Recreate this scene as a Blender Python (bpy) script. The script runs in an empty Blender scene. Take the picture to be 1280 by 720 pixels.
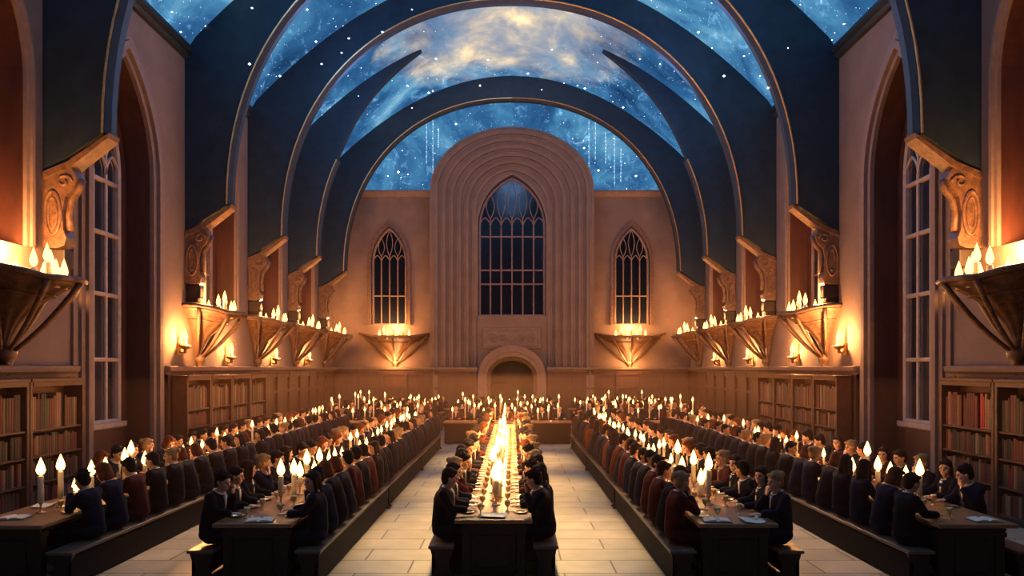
import bpy, bmesh, math, random
from mathutils import Vector, Matrix
R = random.Random(7)
PI = math.pi
C = bpy.context.scene.collection
EYE = 2.65
# ------------------------------------------------------------------ materials
def nodes(name):
    m = bpy.data.materials.new(name); m.use_nodes = True
    nt = m.node_tree; b = nt.nodes['Principled BSDF']
    return m, nt, b
def mat(name, col, rough=.6, metal=0, noise=0, scale=8, bump=0, spec=.5, stretch=(1,1,1), col2=None):
    m, nt, b = nodes(name)
    b.inputs['Base Color'].default_value = (*col, 1)
    b.inputs['Roughness'].default_value = rough
    b.inputs['Metallic'].default_value = metal
    b.inputs['Specular IOR Level'].default_value = spec
    if noise or bump or col2:
        tc = nt.nodes.new('ShaderNodeTexCoord'); mp = nt.nodes.new('ShaderNodeMapping')
        mp.inputs['Scale'].default_value = stretch
        nz = nt.nodes.new('ShaderNodeTexNoise'); nz.inputs['Scale'].default_value = scale
        nz.inputs['Detail'].default_value = 5; nz.inputs['Roughness'].default_value = .65
        nt.links.new(tc.outputs['Object'], mp.inputs[0]); nt.links.new(mp.outputs[0], nz.inputs['Vector'])
        cr = nt.nodes.new('ShaderNodeValToRGB')
        c2 = col2 or tuple(min(1, c*(1+noise)) for c in col)
        c1 = col if col2 else tuple(c*(1-noise) for c in col)
        cr.color_ramp.elements[0].color = (*c1, 1); cr.color_ramp.elements[0].position = .32
        cr.color_ramp.elements[1].color = (*c2, 1); cr.color_ramp.elements[1].position = .68
        nt.links.new(nz.outputs['Fac'], cr.inputs[0]); nt.links.new(cr.outputs[0], b.inputs['Base Color'])
        if bump:
            bp = nt.nodes.new('ShaderNodeBump'); bp.inputs['Strength'].default_value = bump; bp.inputs['Distance'].default_value = .02
            nt.links.new(nz.outputs['Fac'], bp.inputs['Height']); nt.links.new(bp.outputs[0], b.inputs['Normal'])
    return m
def emit(name, col, s, sample='NONE'):
    m = bpy.data.materials.new(name); m.use_nodes = True; nt = m.node_tree
    nt.nodes.remove(nt.nodes['Principled BSDF'])
    e = nt.nodes.new('ShaderNodeEmission'); e.inputs[0].default_value = (*col, 1); e.inputs[1].default_value = s
    nt.links.new(e.outputs[0], nt.nodes['Material Output'].inputs[0])
    m.cycles.emission_sampling = sample
    return m
PLASTER = mat('plaster', (.185,.120,.088), .85, noise=.13, scale=1.3, bump=.15)
STONE = mat('dressed stone', (.205,.135,.100), .8, noise=.12, scale=5, bump=.3)
CARVED = mat('carved stone', (.13,.066,.036), .5, noise=.5, scale=9, bump=.6)
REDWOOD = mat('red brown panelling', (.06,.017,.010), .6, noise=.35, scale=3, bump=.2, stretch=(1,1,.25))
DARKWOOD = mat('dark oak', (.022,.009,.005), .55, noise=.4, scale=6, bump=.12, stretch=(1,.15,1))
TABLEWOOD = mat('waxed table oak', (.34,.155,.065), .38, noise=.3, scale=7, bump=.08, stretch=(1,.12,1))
BENCHDARK = mat('near black oak', (.009,.0045,.003), .7, noise=.3, scale=6, spec=.15)  # side and front boards set far darker than the other oak
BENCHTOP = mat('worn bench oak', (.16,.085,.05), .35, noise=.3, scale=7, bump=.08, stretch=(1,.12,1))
WAINSCOT = mat('wainscot oak', (.065,.022,.011), .55, noise=.35, scale=5, bump=.15, stretch=(1,1,.2))
SHELFWOOD = mat('bookcase oak', (.10,.032,.014), .5, noise=.35, scale=5, bump=.15, stretch=(1,.3,1))
RIBMAT = mat('dark teal painted timber', (.009,.019,.030), .55, noise=.35, scale=2.5, bump=.1)
GILT = mat('gilt', (.62,.36,.14), .4, metal=.8, noise=.2, scale=6)
BRASS = mat('brass', (.75,.45,.16), .3, metal=1)
PEWTER = mat('gold plate', (.85,.6,.28), .3, metal=.9)
WAX = mat('wax', (.85,.68,.42), .5)
WINFRAME = mat('pale window bars', (.45,.33,.26), .6, noise=.15, scale=6)
TRACERY = mat('tracery', (.20,.13,.12), .7, noise=.15, scale=6)
SKIN = mat('skin', (.62,.34,.22), .55)
SKIN2 = mat('skin tan', (.42,.21,.13), .55)
ROBES = [mat('black robe', (.006,.006,.010), .9, spec=.15), mat('navy robe', (.006,.008,.020), .9, spec=.15),
         mat('maroon robe', (.055,.008,.007), .9, spec=.15), mat('rust robe', (.11,.028,.012), .9, spec=.15)]
HAIRS = [mat('dark brown hair', (.022,.011,.007), .85, spec=.15), mat('black hair', (.006,.005,.006), .85, spec=.15),
         mat('auburn hair', (.12,.035,.012), .85, spec=.15), mat('fair hair', (.32,.19,.08), .85, spec=.15)]
SHIRT = mat('white shirt', (.75,.66,.55), .8)
SHOE = mat('shoe leather', (.01,.008,.007), .4)
IRISM = mat('eye', (.02,.015,.015), .2)
PAPER = mat('paper', (.82,.70,.50), .8)
LEATHERS = {'dark red': (.16,.02,.014), 'brown': (.12,.05,.02), 'tan': (.3,.15,.07), 'dark green': (.03,.05,.025), 'black': (.02,.015,.013), 'bright red': (.5,.03,.025)}
LM = {k: mat(k+' leather', v, .55, noise=.2, scale=30) for k, v in LEATHERS.items()}
BREAD = mat('bread crust', (.45,.22,.07), .7, noise=.25, scale=20)
FRUIT = mat('red fruit', (.5,.05,.02), .35)
FLAME = emit('flame', (1,.54,.14), 7)
FLAME2 = emit('big flame', (1,.52,.13), 5)
STARM = emit('star light', (.85,.93,1), 4)
STREAK = emit('streak glow', (.6,.8,1), 2.2)
STARW = emit('warm star light', (1,.85,.6), 9)
def glassmat():
    m, nt, b = nodes('dark glass')
    b.inputs['Base Color'].default_value = (.012,.016,.03,1); b.inputs['Roughness'].default_value = .12
    b.inputs['Transmission Weight'].default_value = .55; b.inputs['IOR'].default_value = 1.45
    return m
GLASS = glassmat()
def floormat():
    m, nt, b = nodes('stone flags')
    tc = nt.nodes.new('ShaderNodeTexCoord'); mp = nt.nodes.new('ShaderNodeMapping')
    br = nt.nodes.new('ShaderNodeTexBrick')
    br.inputs['Scale'].default_value = 1; br.inputs['Brick Width'].default_value = 1.35; br.inputs['Row Height'].default_value = .62
    br.inputs['Mortar Size'].default_value = .012; br.inputs['Color1'].default_value = (.60,.46,.31,1)
    br.inputs['Color2'].default_value = (.49,.365,.24,1); br.inputs['Mortar'].default_value = (.10,.065,.045,1)
    br.offset = .5
    nz = nt.nodes.new('ShaderNodeTexNoise'); nz.inputs['Scale'].default_value = 2.2; nz.inputs['Detail'].default_value = 6
    mx = nt.nodes.new('ShaderNodeMixRGB'); mx.blend_type = 'MULTIPLY'; mx.inputs[0].default_value = .6
    cr = nt.nodes.new('ShaderNodeValToRGB'); cr.color_ramp.elements[0].color = (.5,.48,.45,1); cr.color_ramp.elements[1].color = (1,1,1,1)
    cr.color_ramp.elements[0].position = .3; cr.color_ramp.elements[1].position = .7
    L = nt.links.new
    L(tc.outputs['Object'], mp.inputs[0]); L(mp.outputs[0], br.inputs[0]); L(mp.outputs[0], nz.inputs['Vector'])
    L(nz.outputs['Fac'], cr.inputs[0]); L(br.outputs['Color'], mx.inputs[1]); L(cr.outputs[0], mx.inputs[2]); L(mx.outputs[0], b.inputs['Base Color'])
    bp = nt.nodes.new('ShaderNodeBump'); bp.inputs['Strength'].default_value = .35; bp.inputs['Distance'].default_value = .01
    iv = nt.nodes.new('ShaderNodeInvert'); L(br.outputs['Fac'], iv.inputs[1]); L(iv.outputs[0], bp.inputs['Height']); L(bp.outputs[0], b.inputs['Normal'])
    b.inputs['Roughness'].default_value = .38
    return m
FLOORM = floormat()
def skymat(name, lun=False):
    """the hall's glowing night-sky ceiling: luminous clouds and stars"""
    m = bpy.data.materials.new(name); m.use_nodes = True; nt = m.node_tree; L = nt.links.new; N = nt.nodes.new
    nt.nodes.remove(nt.nodes['Principled BSDF'])
    tc = N('ShaderNodeTexCoord')
    def ramp(fac, stops):
        r = N('ShaderNodeValToRGB'); e = r.color_ramp.elements
        e[0].position, e[0].color = stops[0][0], (*stops[0][1],1); e[1].position, e[1].color = stops[-1][0], (*stops[-1][1],1)
        for p, c in stops[1:-1]:
            q = e.new(p); q.color = (*c,1)
        L(fac, r.inputs[0]); return r.outputs[0]
    def noise(scale, detail=6, dist=0, st=(1,1,1), rough=.6):
        mp = N('ShaderNodeMapping'); mp.inputs['Scale'].default_value = st; L(tc.outputs['Object'], mp.inputs[0])
        n = N('ShaderNodeTexNoise'); n.inputs['Scale'].default_value = scale; n.inputs['Detail'].default_value = detail
        n.inputs['Distortion'].default_value = dist; n.inputs['Roughness'].default_value = rough
        L(mp.outputs[0], n.inputs['Vector']); return n.outputs['Fac']
    def mth(op, a, b=None, c=None):
        n = N('ShaderNodeMath'); n.operation = op
        for i, v in enumerate((a, b, c)):
            if v is None: continue
            if isinstance(v, (int, float)): n.inputs[i].default_value = v
            else: L(v, n.inputs[i])
        return n.outputs[0]
    base = ramp(noise(.33, 7, .6), [(.30,(.010,.045,.13)), (.47,(.028,.125,.30)), (.60,(.08,.28,.50)), (.76,(.27,.54,.70))])
    wisp = ramp(noise(1.1, 9, 1.8, (1,.55,1), .68), [(.56,(0,0,0)), (.64,(.10,.22,.33)), (.78,(.7,.85,.95))])
    add = N('ShaderNodeMixRGB'); add.blend_type = 'ADD'; add.inputs[0].default_value = .8
    L(base, add.inputs[1]); L(wisp, add.inputs[2]); col = add.outputs[0]
    # star points
    for sc, th, br in ((2.6,.055,3.0), (6.5,.07,1.4)):
        v = N('ShaderNodeTexVoronoi'); v.inputs['Scale'].default_value = sc; L(tc.outputs['Object'], v.inputs['Vector'])
        s = mth('LESS_THAN', v.outputs['Distance'], th)
        s = mth('MULTIPLY', s, br)
        a = N('ShaderNodeMixRGB'); a.blend_type = 'ADD'; a.inputs[0].default_value = 1
        L(col, a.inputs[1]); L(s, a.inputs[2]); col = a.outputs[0]
    if not lun:
        # the bank of gold-lit cloud over the far bays
        sx = N('ShaderNodeSeparateXYZ'); L(tc.outputs['Object'], sx.inputs[0])
        dx = mth('DIVIDE', sx.outputs[0], 4.9); dy = mth('DIVIDE', mth('SUBTRACT', sx.outputs[1], 29.0), 5.0)
        d = mth('SQRT', mth('ADD', mth('MULTIPLY', dx, dx), mth('MULTIPLY', dy, dy)))
        d = mth('ADD', d, mth('MULTIPLY', mth('SUBTRACT', noise(.5, 5, .2), .5), 1.1))
        k = ramp(d, [(.25,(1,1,1)), (.65,(.6,.6,.6)), (1.05,(0,0,0))])
        cl = ramp(noise(.62, 7, .25, (.8,.55,1), .55), [(.34,(.20,.29,.44)), (.47,(.42,.42,.47)), (.56,(.78,.64,.48)), (.66,(1.5,1.1,.60))])
        mx = N('ShaderNodeMixRGB'); L(k, mx.inputs[0]); L(col, mx.inputs[1]); L(cl, mx.inputs[2]); col = mx.outputs[0]
    e = N('ShaderNodeEmission'); e.inputs[1].default_value = 1.0; L(col, e.inputs[0])
    L(e.outputs[0], nt.nodes['Material Output'].inputs[0])
    return m
SKYM = skymat('night sky ceiling'); SKYL = skymat('night sky gable', True)

# ------------------------------------------------------------------ mesh helpers
class MB:
    def __init__(s): s.v = []; s.f = []; s.m = []
    def add(s, vs, fs, mi=0):
        b = len(s.v); s.v += [tuple(p) for p in vs]; s.f += [tuple(b+i for i in f) for f in fs]; s.m += [mi]*len(fs); return s
    def box(s, x0, x1, y0, y1, z0, z1, mi=0, bev=0):
        if bev:
            bm = bmesh.new(); bmesh.ops.create_cube(bm, size=1)
            for v in bm.verts: v.co = Vector(((x0+x1)/2+v.co.x*(x1-x0), (y0+y1)/2+v.co.y*(y1-y0), (z0+z1)/2+v.co.z*(z1-z0)))
            bmesh.ops.bevel(bm, geom=list(bm.edges), offset=bev, segments=2, affect='EDGES', profile=.5)
            bm.verts.index_update()
            s.add([v.co[:] for v in bm.verts], [[v.index for v in f.verts] for f in bm.faces], mi); bm.free(); return s
        return s.add([(x,y,z) for x in (x0,x1) for y in (y0,y1) for z in (z0,z1)],
                     [(0,1,3,2),(4,6,7,5),(0,4,5,1),(2,3,7,6),(0,2,6,4),(1,5,7,3)], mi)
    def prism(s, pts, fn, a, b, mi=0):
        """polygon pts (u,w) extruded between a and b; fn(u,w,t)->xyz"""
        n = len(pts)
        s.add([fn(u,w,a) for u,w in pts]+[fn(u,w,b) for u,w in pts],
              [tuple(range(n))[::-1], tuple(range(n,2*n))]+[(i,(i+1)%n,n+(i+1)%n,n+i) for i in range(n)], mi); return s
    def lathe(s, prof, n=16, c=(0,0,0), mi=0, sx=1, sy=1):
        vs = []; fs = []; k = len(prof)
        for j in range(n):
            a = 2*PI*j/n
            vs += [(c[0]+r*math.cos(a)*sx, c[1]+r*math.sin(a)*sy, c[2]+z) for r,z in prof]
        for j in range(n):
            q = (j+1)%n
            fs += [(j*k+i, q*k+i, q*k+i+1, j*k+i+1) for i in range(k-1)]
        return s.add(vs, fs, mi)
    def tube(s, pts, r, n=6, mi=0, closed=False):
        pts = [Vector(p) for p in pts]; m = len(pts); rr = r if isinstance(r, (list,tuple)) else [r]*m
        vs = []; fs = []; up = None
        for i, p in enumerate(pts):
            t = (pts[(i+1)%m]-pts[i-1]) if closed else (pts[min(i+1,m-1)]-pts[max(i-1,0)])
            t.normalize()
            if up is None: up = Vector((0,0,1)) if abs(t.z) < .9 else Vector((0,1,0))
            a = t.cross(up); 
            if a.length < 1e-4: a = t.cross(Vector((1,.3,0)))
            a.normalize(); b = a.cross(t).normalized(); up = b
            vs += [p + a*math.cos(2*PI*j/n)*rr[i] + b*math.sin(2*PI*j/n)*rr[i] for j in range(n)]
        last = m if closed else m-1
        for i in range(last):
            q = (i+1)%m
            fs += [(i*n+j, q*n+j, q*n+(j+1)%n, i*n+(j+1)%n) for j in range(n)]
        if not closed: fs += [tuple(range(n))[::-1], tuple((m-1)*n+j for j in range(n))]
        return s.add(vs, fs, mi)
    def mesh(s, name, mats, smooth=False):
        me = bpy.data.meshes.new(name); me.from_pydata(s.v, [], s.f)
        for m in (mats if isinstance(mats, (list,tuple)) else [mats]): me.materials.append(m)
        me.polygons.foreach_set('material_index', s.m)
        bm = bmesh.new(); bm.from_mesh(me); bmesh.ops.recalc_face_normals(bm, faces=bm.faces); bm.to_mesh(me); bm.free()
        if smooth: me.polygons.foreach_set('use_smooth', [True]*len(me.polygons))
        me.update(); return me
    def build(s, name, mats, parent=None, smooth=False, loc=None):
        o = bpy.data.objects.new(name, s.mesh(name, mats, smooth)); C.objects.link(o)
        if parent: o.parent = parent
        if loc: o.location = loc
        return o
def tag(o, label=None, cat=None, group=None, kind=None):
    for k, v in (('label',label),('category',cat),('group',group),('kind',kind)):
        if v: o[k] = v
    return o
def empty(name, loc=(0,0,0), rz=0):
    o = bpy.data.objects.new(name, None); C.objects.link(o); o.location = loc; o.rotation_euler = (0,0,rz); o.empty_display_size = .1
    return o
def copy_tree(o, parent=None):
    c = o.copy(); C.objects.link(c); c.parent = parent
    for ch in [x for x in KIDS.get(o.name, [])]:
        d = copy_tree(ch, c)
    return c
KIDS = {}
def reg(o, *kids):
    KIDS[o.name] = list(kids); return o
ONES = 'zeroth first second third fourth fifth sixth seventh eighth ninth tenth eleventh twelfth thirteenth fourteenth fifteenth sixteenth seventeenth eighteenth nineteenth'.split()
def nth(n):
    if n < 20: return ONES[n]
    t = ['','','twenty','thirty','forty','fifty','sixty','seventy','eighty','ninety'][n//10]
    if n % 10 == 0: return t[:-1]+'ieth'
    return t+'-'+ONES[n%10]

# ------------------------------------------------------------------ the hall
W = 9.0; YB = 36.3; Y0 = -3.0; ZC = 11.45; VR = 4.8
def vault(x): return ZC + VR*(1-(x/W)**2)
def arch_pts(uc, hw, zs, za, n=14):
    h = za-zs; Rr = (hw*hw+h*h)/(2*hw)
    if h < hw:
        L = [(uc-hw*math.cos(PI/2*i/n), zs+h*math.sin(PI/2*i/n)**.96) for i in range(n+1)]
        return L + [(2*uc-u, z) for u, z in L[-2::-1]]
    a_end = math.atan2(h, Rr-hw) if Rr >= hw else PI-math.atan2(h, hw-Rr)
    L = []
    for i in range(n+1):
        a = a_end*i/n
        L.append((uc-hw+Rr-Rr*math.cos(a), zs+Rr*math.sin(a)))
    return L + [(2*uc-u, z) for u, z in L[-2::-1]]
def outline(uc, hw, z0, zs, za, n=14):
    return [(uc-hw, z0)] + arch_pts(uc, hw, zs, za, n) + [(uc+hw, z0)]
def wall_face(mb, fn, u0, u1, z0, z1, ops, d=0, mi=0):
    """flat wall at depth d with pointed openings ops = [(uc,hw,z0,zs,za)]"""
    u = u0
    q = lambda a,b,c,e: mb.add([fn(a,c,d),fn(b,c,d),fn(b,e,d),fn(a,e,d)], [(0,1,2,3)], mi)
    for (uc,hw,oz,zs,za) in sorted(ops):
        if uc-hw > u+1e-6: q(u, uc-hw, z0, z1)
        if oz > z0+1e-6: q(uc-hw, uc+hw, z0, oz)
        A = arch_pts(uc,hw,zs,za)
        for (a,za_),(b,zb_) in zip(A, A[1:]):
            mb.add([fn(a,za_,d),fn(b,zb_,d),fn(b,z1,d),fn(a,z1,d)], [(0,1,2,3)], mi)
        u = uc+hw
    if u < u1-1e-6: q(u, u1, z0, z1)
def reveal(mb, fn, op, d0, d1, mi=1, sill=True):
    P = outline(*op); n = len(P)
    mb.add([fn(u,z,d0) for u,z in P]+[fn(u,z,d1) for u,z in P], [(i,i+1,n+i+1,n+i) for i in range(n-1)], mi)
    if sill: mb.add([fn(P[0][0],P[0][1],d0),fn(P[-1][0],P[-1][1],d0),fn(P[-1][0],P[-1][1],d1),fn(P[0][0],P[0][1],d1)], [(0,1,2,3)], mi)
def offset_outline(op, o):
    uc,hw,z0,zs,za = op
    return outline(uc, hw+o, z0, zs, za+o*1.25)
def moulding(fn, op, offs, name, m=None, base=True):
    mb = MB()
    for (o0,o1,d) in offs:     # a band from offset o0 to o1 standing d proud of the wall
        A = offset_outline(op,o0); B = offset_outline(op,o1); n = len(A)
        vs = [fn(u,z,0) for u,z in A]+[fn(u,z,-d) for u,z in A]+[fn(u,z,-d) for u,z in B]+[fn(u,z,0) for u,z in B]
        fs = []
        for i in range(n-1):
            for k in range(3): fs.append((k*n+i, k*n+i+1, (k+1)*n+i+1, (k+1)*n+i))
        fs += [(0,n,2*n,3*n),(n-1,2*n-1,3*n-1,4*n-1)]
        mb.add(vs, fs)
    o = mb.build(name, m or STONE); return o
def make_window(fn, op, d, n_mull, bars, n, name, label, thick=.05, fm=None, sill=.12):
    """pointed window: glass, mullions, bars, tracery"""
    uc,hw,z0,zs,za = op
    root = empty(name, fn(uc, z0, d)); tag(root, label, None, None, 'structure')
    inv = Vector(fn(uc,z0,d))
    g = lambda u,z,dd: tuple(Vector(fn(u,z,dd))-inv)
    mb = MB(); P = outline(*op)
    mb.tube([g(u,z,d) for u,z in P], thick*1.3, 6)
    mb.tube([g(uc-hw,z0,d),g(uc+hw,z0,d)], thick*1.3, 6)
    zt = zs-.02
    us = [uc-hw+2*hw*(k+1)/(n_mull+1) for k in range(n_mull)]
    for u in us: mb.tube([g(u,z0,d), g(u,zt,d)], thick*.8, 6)
    for z in bars: mb.tube([g(uc-hw,z,d), g(uc+hw,z,d)], thick*.9, 6)
    # tracery: each light closes in a small pointed arch, then two intersecting curves and a ring
    ed = [uc-hw]+us+[uc+hw]
    for a,b in zip(ed, ed[1:]):
        mb.tube([g(u,z,d) for u,z in arch_pts((a+b)/2,(b-a)/2, zt, min(zt+(b-a)*.9, za-.1), 6)], thick*.6, 5)
    h = za-zs
    A_ = arch_pts(uc,hw,zs,za,10); top = [p for p in A_[3:-3]]
    # Y-shaped bars springing from the mullions to the arch, with leaf-shaped eyelets
    for u in us:
        k = min(range(len(A_)), key=lambda i: abs(A_[i][0]-u))
        zz = A_[k][1]; w_ = hw/(n_mull+1)
        lo = zt+w_*1.5
        if zz-lo > .25:
            for sgn in (-1,1):
                mb.tube([g(u+sgn*w_*.75*math.sin(PI*t)*(1 if zz-lo>.3 else .5), lo+(zz-.06-lo)*t, d) for t in [i/7 for i in range(8)]], thick*.5, 5)
            mb.tube([g(u,zt,d), g(u,lo,d)], thick*.6, 5)
    mb.build('window_frame', fm or WINFRAME, root)
    gl = MB(); dd = d+.03; n_ = len(P)
    gl.add([g(u,z,dd) for u,z in P], [tuple(range(n_))]); gl.add([g(u,z,dd+.02) for u,z in P], [tuple(range(n_))])
    gl.build('window_glass', GLASS, root)
    if sill:
        s = MB()
        pr = [(d-.16,0),(d-.16,-sill),(d-.08,-sill*1.4),(d+.1,-sill*1.4),(d+.1,0)]
        pts = [fn(uc-hw-.12, z0+z, dd_) for dd_,z in pr]+[fn(uc+hw+.12, z0+z, dd_) for dd_,z in pr]
        pts = [tuple(Vector(p)-inv) for p in pts]; k = len(pr)
        s.add(pts, [tuple(range(k)), tuple(range(k,2*k))]+[(i,(i+1)%k,k+(i+1)%k,k+i) for i in range(k)])
        s.build('window_sill', fm or WINFRAME, root)
    return root

# floor
fb = MB(); fb.add([(-12,Y0-.2,0),(12,Y0-.2,0),(12,YB+2,0),(-12,YB+2,0),(-12,Y0-.2,-.3),(12,Y0-.2,-.3),(12,YB+2,-.3),(-12,YB+2,-.3)],
    [(0,1,2,3),(4,7,6,5),(0,4,5,1),(1,5,6,2),(2,6,7,3),(3,7,4,0)])
tag(fb.build('floor', FLOORM), 'pale worn stone flag floor of the hall', kind='structure')
# vault
cb = MB(); XS = [-W-.6]+[W*math.sin(PI/2*(-1+2*i/40)) for i in range(41)]+[W+.6]
xs = [-W+2*W*i/48 for i in range(49)]
vs = [(x, y, vault(x)) for y in (Y0, YB) for x in xs]; n = len(xs)
cb.add(vs, [(i,i+1,n+i+1,n+i) for i in range(n-1)])
cl = cb.build('ceiling', SKYM, smooth=True); tag(cl, 'vaulted ceiling showing a glowing blue starry night sky', kind='structure')
# side walls: bays between ribs
RIB_Y = [13.8, 19.8, 24.5, 28.9, 33.5]
winno = [0]
for side, sg in (('left',-1),('right',1)):
    fn = (lambda sg: (lambda u,z,d: (sg*(W+d), u, z)))(sg)
    big = (16.6, 1.3, 0.0, 7.3, 9.85)
    near = (11.9, 1.35, 4.9, 8.0, 10.3)
    small = [(22.15, 1.15, 4.3, 7.9, 10.1), (26.7, 1.05, 4.3, 7.9, 10.1), (31.2, 1.05, 4.3, 7.9, 10.1)]
    older = (5.5, 1.5, 4.9, 8.0, 10.3)
    ops = [older, near, big]+small
    mb = MB()
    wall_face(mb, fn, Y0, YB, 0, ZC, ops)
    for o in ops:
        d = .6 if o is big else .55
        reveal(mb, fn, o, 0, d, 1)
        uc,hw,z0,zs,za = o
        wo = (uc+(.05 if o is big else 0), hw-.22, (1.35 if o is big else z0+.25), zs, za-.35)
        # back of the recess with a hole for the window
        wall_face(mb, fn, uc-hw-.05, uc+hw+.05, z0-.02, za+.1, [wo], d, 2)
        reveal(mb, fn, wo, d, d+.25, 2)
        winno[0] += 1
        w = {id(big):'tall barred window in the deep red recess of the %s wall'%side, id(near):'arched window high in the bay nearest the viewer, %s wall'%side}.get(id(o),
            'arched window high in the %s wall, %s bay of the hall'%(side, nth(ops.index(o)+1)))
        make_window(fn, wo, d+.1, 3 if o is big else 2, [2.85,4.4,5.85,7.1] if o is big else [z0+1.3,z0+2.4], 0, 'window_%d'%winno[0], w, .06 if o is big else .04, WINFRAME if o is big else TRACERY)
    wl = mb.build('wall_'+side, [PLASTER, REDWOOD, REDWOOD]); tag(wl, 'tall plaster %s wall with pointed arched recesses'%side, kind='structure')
    for k, o in enumerate(ops):
        t = moulding(fn, o, [(0,.14,.10),(.14,.30,.19),(.30,.44,.12),(.44,.62,.06)] if o is big else [(0,.09,.07),(.09,.17,.12),(.17,.26,.05)], 'trim_%d'%(k+1+(10 if sg>0 else 0)))
        tag(t, 'stepped stone moulding round the %s arched recess, %s wall'%(nth(k+1), side), kind='structure')
    # cornice
    mb = MB(); pr = [(0,0),(.10,.02),(.16,.10),(.12,.16),(.22,.22),(.22,.32),(0,.34)]
    mb.prism(pr, lambda u,w,t: (sg*(W-u), t, ZC-.3+w), Y0, YB)
    tag(mb.build('trim_%d'%(21 if sg<0 else 22), RIBMAT), 'dark cornice where the %s wall meets the sky vault'%side, kind='structure')
    # dado rail, broken by the tall recess
    mb = MB(); pr = [(0,0),(.10,0),(.10,.05),(.20,.10),(.22,.20),(.14,.22),(0,.22)]
    segs = [(Y0, big[0]-big[1]-.64), (big[0]+big[1]+.64, YB)]
    for a,b in segs: mb.prism(pr, lambda u,w,t: (sg*(W-.38-u*.6) if False else sg*(W-u*1.0-.0), t, 2.48+w), a, b)
    tag(mb.build('trim_%d'%(23 if sg<0 else 24), STONE), 'pale stone dado rail along the %s wall'%side, kind='structure')
    # wainscot with posts on the far stretch and behind the bookcases
    mb = MB()
    for a,b in segs:
        mb.box(*sorted((sg*W, sg*(W-.06))), a, b, 0, 2.48)
        y = a
        while y < b-.1:
            mb.box(*sorted((sg*(W-.04), sg*(W-.14))), y, min(y+.14,b), 0, 2.48); y += 1.45
        mb.box(*sorted((sg*(W-.05), sg*(W-.12))), a, b, 1.7, 1.82)
        mb.box(*sorted((sg*(W-.05), sg*(W-.12))), a, b, 2.3, 2.48)
    tag(mb.build('trim_%d'%(25 if sg<0 else 26), WAINSCOT), 'dark oak wainscot panelling low on the %s wall'%side, kind='structure')
    mb = MB()
    for a,b in segs: mb.box(*sorted((sg*(W-.05), sg*(W-.17))), a, b, 0, .24)
    tag(mb.build('baseboard_'+side, DARKWOOD), 'dark baseboard along the foot of the %s wall'%side, kind='structure')
# near end wall behind the viewer
mb = MB(); mb.box(-W-.1, W+.1, Y0-.2, Y0, 0, ZC)
n = len(xs); mb.add([(x,Y0,ZC) for x in xs]+[(x,Y0,vault(x)) for x in xs], [(i,i+1,n+i+1,n+i) for i in range(n-1)])
tag(mb.build('wall_front', PLASTER), 'plain plaster end wall behind the viewer', kind='structure')

# back wall
fnb = lambda u,z,d: (u, YB+d, z)
flank = [(-6.2, .93, 4.8, 8.0, 9.85), (6.05, .93, 4.8, 8.0, 9.85)]
mb = MB()
PORT = 4.03
wall_face(mb, fnb, -W, -PORT, 0, ZC, flank[:1]); wall_face(mb, fnb, PORT, W, 0, ZC, flank[1:])
for o in flank:
    reveal(mb, fnb, o, 0, .35, 1)
steps = 6
prof = []
for k in range(steps+1):
    t = k/steps
    prof.append((PORT+(1.80-PORT)*t, 11.35+(10.6-11.35)*t, 14.5+(12.6-14.5)*t))
dep = [-.95+.17*k for k in range(steps)]
for k in range(steps):
    hw0,zs0,za0 = prof[k]; hw1,zs1,za1 = prof[k+1]
    A = outline(0,hw0,0,zs0,za0); B = outline(0,hw1,0,zs1,za1); n = len(A); d = dep[k]
    mb.add([fnb(u,z,d) for u,z in A]+[fnb(u,z,d) for u,z in B], [(i,i+1,n+i+1,n+i) for i in range(n-1)])
    d2 = dep[k+1] if k < steps-1 else .0
    mb.add([fnb(u,z,d) for u,z in B]+[fnb(u,z,d2) for u,z in B], [(i,i+1,n+i+1,n+i) for i in range(n-1)])
    if k == 0: mb.add([fnb(u,z,d) for u,z in A]+[fnb(u,z,.02) for u,z in A], [(i,i+1,n+i+1,n+i) for i in range(n-1)])
    # a round shaft in every step
    rr = .055
    mb.tube([fnb(u,z,d) for u,z in outline(0,(hw0+hw1)/2,0,(zs0+zs1)/2,(za0+za1)/2)], rr, 6)
cw = (0, 1.72, 5.27, 9.8, 12.40)
doorop = (0, 1.08, 0, 2.15, 3.02)
wall_face(mb, fnb, -1.80, 1.80, 0, 4.6, [doorop], .0)
wall_face(mb, fnb, -1.80, 1.80, 4.6, 13.4, [cw], .0)
reveal(mb, fnb, cw, 0, .4, 1); reveal(mb, fnb, doorop, 0, .5, 0)
tag(mb.build('wall_back', [PLASTER, STONE]), 'plaster end wall with a tall stepped pointed arch', kind='structure')
# starry gable
xs2 = [x for x in xs]; n = len(xs2); mb = MB()
mb.add([(x,YB+.0,ZC if abs(x)>2.3 else 13.3) for x in xs2]+[(x,YB+.0,vault(x)) for x in xs2], [(i,i+1,n+i+1,n+i) for i in range(n-1)])
g = mb.build('wall_gable', SKYL); tag(g, 'glowing starry blue gable above the end wall', kind='structure')
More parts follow.
